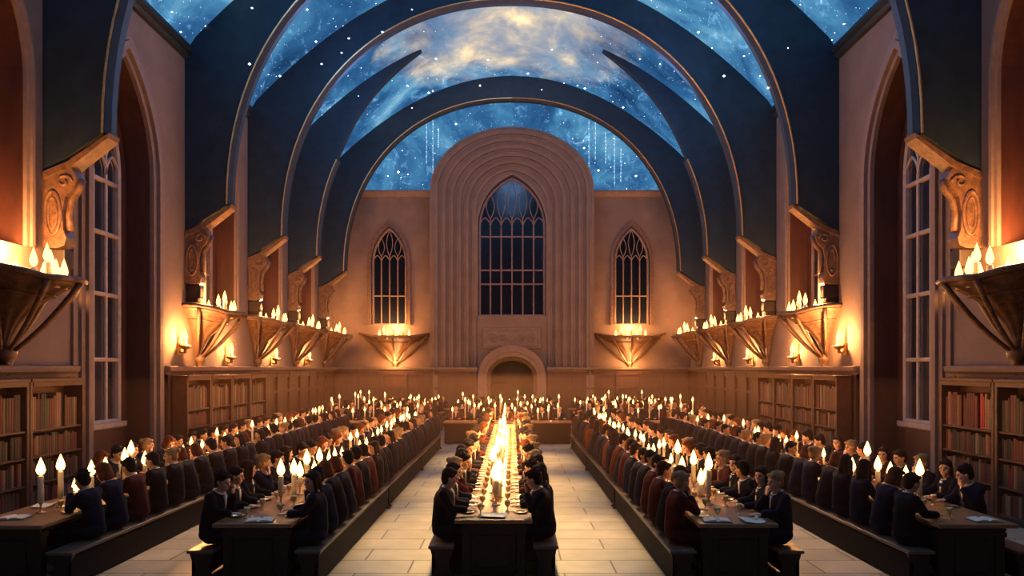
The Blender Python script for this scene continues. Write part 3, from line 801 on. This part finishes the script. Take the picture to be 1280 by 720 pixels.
def person_meshes(v):
    lean, yaw, pitch, hair, arms = v['lean'], v['yaw'], v['pitch'], v['hair'], v['arms']
    hip = Vector((0,0,.56)); waist = Vector((-.01+lean*.1,0,.74)); chest = Vector((lean*.7-.01,0,.945)); neck = Vector((lean+.01,0,1.05))
    hc = neck + Vector((.02+lean*.25,0,.155-lean*.12))
    MR = Matrix.Rotation(yaw,4,'Z') @ Matrix.Rotation(pitch,4,'Y')
    H = lambda x,y,z: hc + (MR @ Vector((x,y,z)))
    # body
    bm = bmesh.new()
    ell(bm, hip, (.12,.155,.10)); ell(bm, waist, (.095,.13,.13)); ell(bm, chest, (.105,.155,.15))
    capsule(bm, chest+Vector((0,-.10,.07)), .06, chest+Vector((0,.10,.07)), .06)
    capsule(bm, neck+Vector((-.01,0,-.02)), .055, H(-.01,0,-.07), .048)
    robe = bmesh.new()
    ell(robe, hip+Vector((-.01,0,0)), (.132,.170,.105)); ell(robe, waist, (.118,.158,.20)); ell(robe, chest, (.125,.185,.155)); capsule(robe, hip+Vector((-.03,0,.05)), .12, chest+Vector((-.02,0,0)), .125)
    capsule(robe, chest+Vector((-.01,-.125,.06)), .075, chest+Vector((-.01,.125,.06)), .075)
    ell(robe, neck+Vector((-.045,0,-.035)), (.065,.10,.045))   # hood folded at the nape
    ell(robe, neck+Vector((-.09,0,-.10)), (.05,.085,.09))
    for s in (-1,1):
        hp = Vector((.02,s*.09,.535)); kn = Vector((.37,s*.115,.54)); an = Vector((.36,s*.12,.09))
        capsule(bm, hp, .078, kn, .058); capsule(bm, kn, .055, an, .036); capsule(bm, an+Vector((0,0,-.03)), .032, an+Vector((.11,0,-.055)), .026)
        capsule(robe, hp, .088, kn, .070); capsule(robe, kn+Vector((0,0,-.02)), .066, an+Vector((-.01,0,.12)), .072)
        sh = chest+Vector((0,s*.175,.075))
        mode = arms[0 if s<0 else 1]
        if mode == 'table': el = Vector((.10+lean*.5,s*.225,.855)); wr = Vector((.305,s*.165,.835)); hd = Vector((1,-s*.15,-.03))
        elif mode == 'raise': el = Vector((.13+lean*.5,s*.215,.86)); wr = Vector((.24,s*.10,1.02)); hd = Vector((.25,-s*.25,.9))
        elif mode == 'chin': el = Vector((.20+lean*.5,s*.16,.86)); wr = hc+Vector((.09,s*.06,-.19)); hd = Vector((-.1,-s*.2,1))
        else: el = Vector((-.03,s*.235,.80)); wr = Vector((.065,s*.17,.665)); hd = Vector((.5,-s*.4,-.5)) # lap
        hd.normalize()
        capsule(bm, sh, .050, el, .040); capsule(bm, el, .038, wr, .026)
        capsule(robe, sh, .066, el, .055); capsule(robe, el, .052, wr-(wr-el)*.10, .050)
        side = hd.cross(Vector((0,0,1))).normalized() if abs(hd.z) < .8 else Vector((0,1,0)); 
        up = side.cross(hd).normalized()
        pc = wr+hd*.045
        Mh = Matrix((hd, side, up)).transposed().to_4x4()
        ell(bm, pc, (.045,.036,.014), Mh, 10)
        for fi, (off, ln) in enumerate(((-.027,.062),(-.009,.072),(.009,.068),(.027,.052))):
            p0 = wr+hd*.075+side*off; p1 = p0+hd*ln*.5+up*(.003)+side*off*.15; p2 = p1+hd*ln*.45-up*.014
            capsule(bm, p0, .0088, p1, .0080, 7); capsule(bm, p1, .0080, p2, .0070, 7)
        ts = -1 if (side.y*s > 0) else 1
        p0 = wr+hd*.03+side*ts*.03; p1 = p0+hd*.03+side*ts*.022; capsule(bm, p0, .012, p1, .010, 7); capsule(bm, p1, .010, p1+hd*.026-up*.006, .0085, 7)
    # head
    ell(bm, H(-.012,0,.022), (.094,.076,.098), MR); ell(bm, H(.022,0,-.045), (.064,.056,.066), MR)
    ell(bm, H(.052,0,-.088), (.026,.028,.022), MR); ell(bm, H(.098,0,-.022), (.017,.012,.014), MR)
    capsule(bm, H(.082,0,.022), .008, H(.102,0,-.018), .011, 8)
    capsule(bm, H(.078,-.03,.034), .009, H(.078,.03,.034), .009, 8); capsule(bm, H(.083,-.018,-.060), .008, H(.083,.018,-.060), .008, 8)
    for s in (-1,1):
        ell(bm, H(-.008,s*.078,-.005), (.018,.009,.028), MR); ell(bm, H(.062,s*.036,-.022), (.022,.022,.02), MR)
    body = fuse(bm, 'body', .0075, (7000, 1100), [v['skin']], 1)
    rob = fuse(robe, 'robe', .014, (3600, 700), [ROBES[0]], 2)
    # hair
    bm = bmesh.new()
    ell(bm, H(-.024,0,.040), (.098,.086,.098), MR); ell(bm, H(-.055,0,-.005), (.062,.080,.085), MR)
    capsule(bm, H(.055,-.04,.085), .026, H(.055,.045,.088), .024)
    if hair == 'messy':
        for i in range(14):
            a = R.uniform(0,2*PI); e = R.uniform(.2,1.3)
            p = (-.03+.09*math.cos(a)*math.cos(e), .08*math.sin(a)*math.cos(e), .05+.085*math.sin(e)); capsule(bm, H(*p), .018, H(p[0]*1.15,p[1]*1.15,p[2]*1.12), .009, 6)
    if hair == 'long':
        ell(bm, H(-.06,0,-.07), (.055,.088,.13), MR); capsule(bm, H(-.075,-.035,-.05), .05, H(-.085,-.04,-.24), .035); capsule(bm, H(-.075,.035,-.05), .05, H(-.085,.04,-.24), .035)
        for s in (-1,1): capsule(bm, H(.0,s*.075,.03), .025, H(-.01,s*.085,-.15), .022)
    if hair == 'bun': ell(bm, H(-.115,0,.075), (.045,.045,.045), MR)
    if hair == 'bob':
        ell(bm, H(-.05,0,-.05), (.068,.095,.09), MR)
        for s in (-1,1): capsule(bm, H(.015,s*.073,.04), .025, H(.0,s*.085,-.08), .03)
    hr = fuse(bm, 'hair', .009, (1500, 320), [v['hm']], 1)
    # collar
    mb = MB(); nb = neck+Vector((.0,0,.005))
    mb.tube([nb+Vector((.068*math.cos(a), .066*math.sin(a), .012-.028*math.cos(a))) for a in [2*PI*i/14 for i in range(14)]], .013, 6, closed=True)
    fx = chest.x+.118
    mb.add([(fx+.012,-.006,.86),(fx+.012,.006,.86),(nb.x+.085,.032,nb.z-.03),(nb.x+.085,-.032,nb.z-.03),(fx+.0,-.006,.86),(fx,.006,.86),(nb.x+.06,.032,nb.z-.03),(nb.x+.06,-.032,nb.z-.03)],
           [(0,1,2,3),(4,7,6,5),(0,4,5,1),(1,5,6,2),(2,6,7,3),(3,7,4,0)])
    col = mb.mesh('shirt_collar', SHIRT, True)
    # eyes
    eyes = []
    for s in (-1,1):
        b2 = bmesh.new(); ell(b2, H(.078,s*.031,.012), (.010,.011,.008), MR, 8); me = bpy.data.meshes.new('eye'); b2.to_mesh(me); b2.free(); me.materials.append(IRISM); eyes.append(me)
    mb = MB()
    shoes = []
    for s in (-1,1):
        b2 = bmesh.new(); ell(b2, (.40,s*.12,.032), (.125,.045,.030), None, 10); ell(b2, (.345,s*.12,.045), (.055,.042,.044), None, 10)
        shoes.append(fuse(b2, 'shoe', .012, (200,), [SHOE], 0)[0])
    return dict(body=body, robe=rob, hair=hr, collar=col, eyes=eyes, shoes=shoes)
VAR = [dict(lean=.05,yaw=.15,pitch=.18,hair='short',arms=('table','table'),skin=SKIN,hm=HAIRS[0]),
       dict(lean=.10,yaw=-.35,pitch=.28,hair='messy',arms=('table','raise'),skin=SKIN,hm=HAIRS[1]),
       dict(lean=.02,yaw=.75,pitch=.05,hair='long',arms=('table','table'),skin=SKIN,hm=HAIRS[0]),
       dict(lean=.08,yaw=-.85,pitch=.08,hair='short',arms=('table','lap'),skin=SKIN2,hm=HAIRS[1]),
       dict(lean=.13,yaw=.0,pitch=.38,hair='bob',arms=('raise','table'),skin=SKIN,hm=HAIRS[2]),
       dict(lean=.04,yaw=.35,pitch=.10,hair='bun',arms=('chin','table'),skin=SKIN,hm=HAIRS[3])]
HN = ['short dark hair','tousled black hair','long dark hair','short black hair','auburn bobbed hair','a fair hair bun']
PM = [person_meshes(v) for v in VAR]
RN = ['black','navy','maroon','rust red']
def objm(name, me, parent, m=None):
    o = bpy.data.objects.new(name, me); C.objects.link(o); o.parent = parent
    if m is not None:
        o.material_slots[0].link = 'OBJECT'; o.material_slots[0].material = m
    return o
protos = {}
def person(vi, ri, near):
    key = (vi, ri, near)
    if key in protos:
        return copy_tree(protos[key])
    p = PM[vi]; lod = 0 if near else 1
    b = bpy.data.objects.new('person', p['body'][lod]); C.objects.link(b)
    kids = [objm('robe', p['robe'][lod], b, ROBES[ri]), objm('hair', p['hair'][lod], b), objm('shirt_collar', p['collar'], b)]
    if near:
        kids += [objm('eye', e, b) for e in p['eyes']] + [objm('shoe', e, b) for e in p['shoes']]
    reg(b, *kids); protos[key] = b
    return b
pr_ = random.Random(11)
def pick(red=0):
    ri = pr_.choices([0,1,2,3],[6,5,.7+2.2*red,.2+1.2*red])[0]
    return pr_.randrange(6), ri
npeople = 0
SEATS = []
for ti, (nm,x,y0,y1) in enumerate(TAB):
    for sg in (-1,1):
        start = y0+.42; k = 0
        if ti == 0 and sg < 0: start = y0+2.9
        if ti == 0 and sg > 0: start = y0+.75
        if ti == 4 and sg > 0: start = y0+1.1
        n_ = int((y1-.25-start)/.57)+1
        for i in range(n_):
            SEATS.append((ti, nm, x, sg, start+i*.57, i+1, n_))
for (ti,nm,x,sg,y,i,n_) in SEATS:
    near = y < 14.5
    vi, ri = pick(1 if (ti == 2 or (ti == 3 and sg < 0)) and i > 1 else 0)
    if i == 1 and ti == 2: vi, ri = (0,0) if sg < 0 else (1,0)
    o = person(vi, ri, near); npeople += 1
    o.location = (x-.48-.18, y, 0) if sg < 0 else (x+.48+.18, y, 0)
    o.location.y += pr_.uniform(-.012,.012)
    o.rotation_euler.z = (0 if sg < 0 else PI)+pr_.uniform(-.06,.06)
    sc = pr_.uniform(1.0,1.03); o.scale = (1,1,sc)
    tag(o, 'person with %s, %s robe, %s along %s bench, %s table'%(HN[vi], RN[ri], nth(i), 'left' if sg<0 else 'right', nm.replace('second from left','second').replace('second from right','fourth')), 'person', 'people seated at the long tables')
crowd = MB(); CM = []
def cm(m):
    if m not in CM: CM.append(m)
    return CM.index(m)
for ri_, y in enumerate(CR):
    for s in ((1,) if ri_ == 0 else (-1,1)):
        for ci, (xa,xb) in enumerate(XR):
            mid = (xa+xb)/2
            for i in range(7):
                px = mid-1.86+i*.62
                vi, rr = pick(0)
                loc = (px, y+s*(.42+.18), 0); rz = -PI/2 if s > 0 else PI/2
                if ri_ == 0 or (ri_ == 1 and s > 0):
                    o = person(vi, rr, False); o.location = loc; o.rotation_euler.z = rz+pr_.uniform(-.08,.08); npeople += 1
                    tag(o, '%s, %s robe, person %s on %s side, %s cross table, row %s'%(HN[vi], RN[rr], nth(i+1), 'far' if s>0 else 'near', ('left','middle','right')[ci], ('one','two')[ri_]), 'person', 'people at the cross tables')
                else:
                    M = Matrix.Translation(loc) @ Matrix.Rotation(rz,4,'Z'); p = PM[vi]
                    for me, m in ((p['body'][1], VAR[vi]['skin']), (p['robe'][1], ROBES[rr]), (p['hair'][1], VAR[vi]['hm'])):
                        crowd.add([(M @ v.co)[:] for v in me.vertices], [tuple(q.vertices) for q in me.polygons], cm(m))
tag(crowd.build('crowd', CM, smooth=True), 'crowd of robed people seated at the farthest cross tables', 'crowd', kind='stuff')
print('people', npeople)

# ------------------------------------------------------------------ table ware
mb = MB(); mb.lathe([(0,.004),(.055,.004),(.062,.012),(.088,.020),(.090,.024),(.060,.017),(.050,.009),(0,.009)], 20); PLATE = mb.mesh('plate', PEWTER, True)
mb = MB(); mb.lathe([(0,0),(.034,0),(.034,.005),(.009,.014),(.007,.055),(.016,.065),(.034,.085),(.038,.12),(.035,.145),(.032,.145),(.033,.12),(.028,.09),(0,.078)], 14); GOB = mb.mesh('goblet', PEWTER, True)
mb = MB(); mb.lathe([(0,0),(.05,0),(.025,.02),(.03,.04),(.12,.07),(.17,.085),(.175,.09),(.12,.08),(0,.06)], 20); PLAT = mb.mesh('platter', PEWTER, True)
def shared(name, me, loc, parent=None):
    o = bpy.data.objects.new(name, me); C.objects.link(o); o.location = loc
    if parent: o.parent = parent
    return o
tn = lambda nm: nm.replace('second from left','second').replace('second from right','fourth')
for (ti,nm,x,sg,y,i,n_) in SEATS:
    if y > 21: continue
    o = shared('plate', PLATE, (x+sg*(.48-.14), y, ZT)); tag(o, 'gold plate before the %s sitter of %s bench, %s table'%(nth(i),'left' if sg<0 else 'right',tn(nm)), 'plate', 'gold plates on the long tables')
    o = shared('goblet', GOB, (x+sg*(.48-.31), y+sg*.12, ZT)); tag(o, 'gold goblet of the %s sitter of %s bench, %s table'%(nth(i),'left' if sg<0 else 'right',tn(nm)), 'goblet', 'gold goblets on the long tables')
# candles
def candle_mesh(h, r=.022):
    mb = MB(); mb.lathe([(0,0),(r,0),(r,h*.4),(r*.97,h*.98),(r*.8,h),(r*.5,h-.006),(0,h-.008)], 12)
    mb.tube([(0,0,h-.008),(.001,0,h+.012)], .002, 4); mb.tube([(r,0,h-.01),(r*1.05,0,h*.7)], .004, 5)
    return mb.mesh('candle', WAX, True)
mb = MB(); mb.lathe([(0,0),(.055,0),(.058,.008),(.03,.016),(.012,.03),(.012,.10),(.02,.115),(.036,.13),(.036,.14),(.023,.135),(0,.135)], 14); HOLD = mb.mesh('candle_holder', BRASS, True)
mb = MB(); mb.lathe([(0,0),(.05,0),(.06,.012),(.055,.016),(.03,.01),(0,.01)], 14); DISH = mb.mesh('candle_holder', BRASS, True)
CH = {h: candle_mesh(h) for h in (.12,.16,.2,.26,.34,.55)}; CHT = {h: candle_mesh(h,.035) for h in (.26,.34,.12,.16,.2)}
CY = {}; ncand = 0; rc = random.Random(5)
def candle(x, y, h, label, grp, tall=True, big=False, fat=False):
    global ncand
    z0 = .137 if tall else .011
    root = empty('candle', (x,y,ZT)); tag(root, label, 'candle', grp)
    shared('candle_holder', HOLD if tall else DISH, (0,0,0), root)
    w = shared('wax_candle', (CHT if fat else CH)[h], (0,0,z0), root)
    shared('flame', FLN if fat else FLF, (0,0,h+.004), w)
    ncand += 1
    return ZT+z0+h+.06
for ti, (nm,x,y0,y1) in enumerate(TAB):
    y = y0+(.95 if ti == 2 else .75 if ti == 0 else 1.2); i = 0
    P = [14,18,52,18,14][ti]
    acc = 0
    while y < y1-.3:
        i += 1; h = rc.choice([.12,.16,.2,.26,.34]); tall = rc.random() < .8
        cx = x+rc.uniform(-.06,.06)
        z = candle(cx, y, h, '%s candle on %s, %s from near end, %s table'%('tall' if h>.2 else 'short','brass stand' if tall else 'brass dish',nth(i),nm.replace('second from left','second').replace('second from right','fourth')), 'candles down the long tables', tall, True, y<12)
        if i % 2 == 1: point((cx, y, z+.05), P*2*(2.0 if y < 11.5 and ti != 2 else 1.0), r=.05)
        CY.setdefault(ti, []).append(y)
        y += rc.uniform(.27,.36) if ti == 2 else rc.uniform(.32,.42) if y < 11.8 else rc.uniform(.46,.64)
k = 0
for ri_, y in enumerate(CR):
    for ci,(xa,xb) in enumerate(XR):
        xx = xa+.3; i = 0
        while xx < xb-.2:
            i += 1; h = rc.choice([.16,.2,.26,.34,.55])
            z = candle(xx, y+rc.uniform(-.1,.1), h, 'far candle, %s along %s cross table, row %s'%(nth(i),('left','middle','right')[ci],('one','two','three','four')[ri_]), 'candles on the cross tables', True, True)
            if i % 4 == 2: point((xx, y, z+.1), 12, r=.06)
            xx += rc.uniform(.30,.46)
print('candles', ncand)
# platters with food down the middle
mb = MB()
LOAF = bmesh.new(); ell(LOAF,(0,0,.035),(.10,.05,.035)); me_l = bpy.data.meshes.new('bread_loaf'); LOAF.to_mesh(me_l); LOAF.free(); me_l.materials.append(BREAD); me_l.polygons.foreach_set('use_smooth',[True]*len(me_l.polygons))
mb = MB(); mb.lathe([(0,.008),(.012,.002),(.028,.012),(.034,.034),(.026,.056),(.010,.062),(0,.054)], 12); APPLE = mb.mesh('apple', FRUIT, True)
for ti,(nm,x,y0,y1) in enumerate(TAB):
    i = 0
    for ya, yb in zip(CY[ti], CY[ti][1:]):
        if ya > 16.5 or yb-ya < .44 or ti == 2: continue
        i += 1; y = (ya+yb)/2
        if i % 2: 
            o = shared('bread_loaf', me_l, (x+.0, y, ZT)); o.rotation_euler.z = rc.uniform(-.3,.3)
            tag(o, 'crusty brown loaf lying on the %s table, %s from its near end'%(nm, nth((i+1)//2)), 'bread', 'loaves on the long tables')
        else:
            for q,(ax,ay) in enumerate(((-.04,-.03),(.04,-.02),(0,.045))):
                o = shared('apple', APPLE, (x+ax,y+ay,ZT)); tag(o, 'red apple, %s of the trio number %s along the %s table'%(('first','second','third')[q], ('one','two','three','four','five','six','seven','eight','nine')[min(i//2-1,8)], nm), 'apple', 'apples on the long tables')
# books and parchment near the table ends
def open_book(x,y,rz,label,z=ZT):
    root = empty('open_book',(x,y,z),rz); tag(root,label,'book')
    mb = MB(); mb.box(-.17,.17,-.12,.12,0,.008,0,.002); mb.build('cover', LM['brown'], root)
    mb = MB()
    for s in (-1,1):
        P = [(0,.012),(s*.03,.032),(s*.09,.030),(s*.155,.016),(s*.155,.009),(0,.009)]
        mb.prism(P, lambda u,w,t: (u,t,w), -.11,.11)
    mb.build('page_block', PAPER, root)
open_book(-6.2, 8.95, .1, 'open book lying near the end of the leftmost table')
open_book(2.5, 8.80, -.1, 'open book with pale pages near the end of the fourth table')
open_book(5.78, 8.82, 0, 'open book near the end of the rightmost table')
open_book(-3.08, 8.80, .15, 'open book with cream pages near the end of the second table')
def sheet(x,y,rz,label):
    mb = MB(); n=8
    V = [( -.12+.24*i/n, yy, .010+.006*math.sin(i*.9)+.012*(abs(i-n/2)/(n/2))**4) for yy in (-.16,.16) for i in range(n+1)]
    V2 = [(a,b,c+.002) for a,b,c in V]; k=n+1
    mb.add(V,[(i,i+1,k+i+1,k+i) for i in range(n)]); mb.add(V2,[(i,i+1,k+i+1,k+i) for i in range(n)])
    o = mb.build('parchment_sheet', PAPER, loc=(x,y,ZT)); o.rotation_euler.z = rz; tag(o,label,'paper')
sheet(-6.33, 9.75, .3, 'curled parchment sheet lying on the leftmost table past the open book')
sheet(2.93, 8.80, 0, 'curled parchment sheet beside the open book on the fourth table')
sheet(-.23, 9.06, 1.4, 'curled parchment sheet near the end of the middle table')

# ------------------------------------------------------------------ stars hanging in the vault
rs = random.Random(21)
mb = MB(); mb.lathe([(0,-.05),(.016,-.016),(.05,0),(.016,.016),(0,.05)], 8); STM = mb.mesh('star', STARM); 
mb = MB(); mb.lathe([(0,-.05),(.016,-.016),(.05,0),(.016,.016),(0,.05)], 8); STW = mb.mesh('star', STARW)
spots = [(515,12,24),(478,40,24),(436,48,24),(427,66,24),(541,100,33),(536,116,33),(545,67,30),(509,107,31),(600,107,33),(677,112,33),(705,104,33),(722,106,33),(731,104,33),(766,111,33),(779,132,33),(747,66,30),(800,70,28),(825,80,26),(840,60,25),(350,95,21),(312,80,19),(402,80,22),(448,120,25),(515,135,33),(395,52,21),(890,60,23),(905,95,22),(930,70,21),(950,95,21),(960,110,20),(985,60,19),(873,30,24),(384,12,19),(315,10,16),(215,15,13),(226,40,13),(1055,30,13),(1040,50,13),(570,155,34.5),(485,220,35),(498,215,35),(510,218,35),(795,220,35),(730,185,35),(748,213,35),(610,75,29),(690,62,29),(660,92,31)]
for i,(px,py,y) in enumerate(spots):
    s = 900/y; x = (px-640)/s; z = EYE+(460-py)/s
    z = min(z, vault(x)-.12)
    o = shared('floating_star', STW if i%4==0 else STM, (x,y,z)); sc = rs.uniform(.45,1.05)*(y/26)**.8; o.scale = (sc,sc,sc)
    tag(o, '%s glowing star hanging in the vault, %s counted from the viewer in its cluster'%('warm' if i%4==0 else 'white', nth(i+1)), 'star', 'glowing stars hanging in the vault')
for i,(px,pt,pb) in enumerate([(533,150,205),(541,142,222),(548,160,185),(736,150,215),(744,145,200),(757,165,205),(768,170,232),(776,185,228)]):  # streaks of light in the starry gable, built as glowing beaded tubes
    y = YB-.25; s = 900/y; x = (px-640)/s; zt = EYE+(460-pt)/s; zb = EYE+(460-pb)/s
    mb = MB(); mb.tube([(0,0,0),(.01,0,(zb-zt)*.5),(0,0,zb-zt)], .004, 5)
    for j in range(9):
        zz = (zb-zt)*(j+.5)/9; mb.lathe([(0,-.03),(.018,0),(0,.03)], 6, (rs.uniform(-.02,.02),0,zz))
    o = mb.build('light_streak', STREAK, loc=(x,y,zt)); tag(o, 'thin streak of light modelled as a beaded tube before the starry gable, %s across'%nth(i+1), 'light streak', 'streaks of light before the gable')

# ------------------------------------------------------------------ added fill lights for the aisles, ribs and upper walls
def spot(loc, to, p, size, blend=.7, col=(1,.69,.30), r=.8):
    l = bpy.data.lights.new('aisle_fill','SPOT'); l.energy = p; l.spot_size = size; l.spot_blend = blend; l.color = col; l.shadow_soft_size = r
    o = bpy.data.objects.new('aisle_fill', l); o.location = loc; C.objects.link(o)
    o.rotation_euler = (Vector(to)-Vector(loc)).to_track_quat('-Z','Y').to_euler(); return o
spot((0,25,15.2), (-.2,11,0), 62000, math.radians(15))  # added spots that pool light on the floor beside the middle table
spot((0,25,15.2), (-.2,15.5,0), 42000, math.radians(16))
spot((0,25,15.2), (-.2,20.5,0), 26000, math.radians(18))
spot((-3.5,25,14.4), (-4.6,12,0), 26000, math.radians(17), col=(1,.60,.28))  # weaker added spots that warm the outer aisle floors
spot((3.5,25,14.4), (4.2,12,0), 26000, math.radians(17), col=(1,.60,.28))
spot((-3.5,25,14.4), (-4.6,17.5,0), 15000, math.radians(17), col=(1,.60,.28))
spot((3.5,25,14.4), (4.2,17.5,0), 15000, math.radians(17), col=(1,.60,.28))
point((0,29.5,14.3), 240, (.22,.50,1), 1.2, 'vault_fill')  # blue fills added under the vault to tint the rib faces
point((0,22.0,14.6), 190, (.22,.48,1), 1.2, 'vault_fill')
for yy in (10.5, 16.8, 22.2, 26.8):
    for sg in (-1,1): point((sg*4.8, yy, 12.6), 260, (.16,.42,1), .8, 'upper_wall_fill')  # blue fills added for the upper walls and rib tops
# dusk sky outside and thin haze added for candle halos
w = bpy.data.worlds.new('night'); bpy.context.scene.world = w; w.use_nodes = True
bg = w.node_tree.nodes['Background']; bg.inputs[0].default_value = (.012,.02,.05,1); bg.inputs[1].default_value = 1
hz = bpy.data.materials.new('warm haze'); hz.use_nodes = True; hz.node_tree.nodes.remove(hz.node_tree.nodes['Principled BSDF'])
vs_ = hz.node_tree.nodes.new('ShaderNodeVolumeScatter'); vs_.inputs['Density'].default_value = .0042; vs_.inputs['Anisotropy'].default_value = 0
vs_.inputs['Color'].default_value = (1,.55,.28,1)
hz.node_tree.links.new(vs_.outputs[0], hz.node_tree.nodes['Material Output'].inputs['Volume'])
mb = MB(); mb.box(-8.5,8.5,6.5,YB-1.2,.02,2.45)
tag(mb.build('haze', hz), 'thin warm haze hanging low over the dining tables', 'haze', kind='stuff')
# camera
cam = bpy.data.cameras.new('camera'); co = bpy.data.objects.new('camera', cam); C.objects.link(co)
co.location = (0,0,EYE); co.rotation_euler = (PI/2,0,0); cam.sensor_width = 36; cam.lens = 900/1280*36; cam.shift_y = 100/1280; cam.clip_end = 200
S = bpy.context.scene; S.camera = co
S.view_settings.view_transform = 'Standard'; S.view_settings.look = 'None'; S.view_settings.exposure = 0; S.view_settings.gamma = 1
S.cycles.volume_bounces = 0; S.cycles.max_bounces = 6; S.cycles.diffuse_bounces = 1; S.cycles.use_denoising = True
S.cycles.sample_clamp_indirect = 4; S.cycles.use_light_tree = True
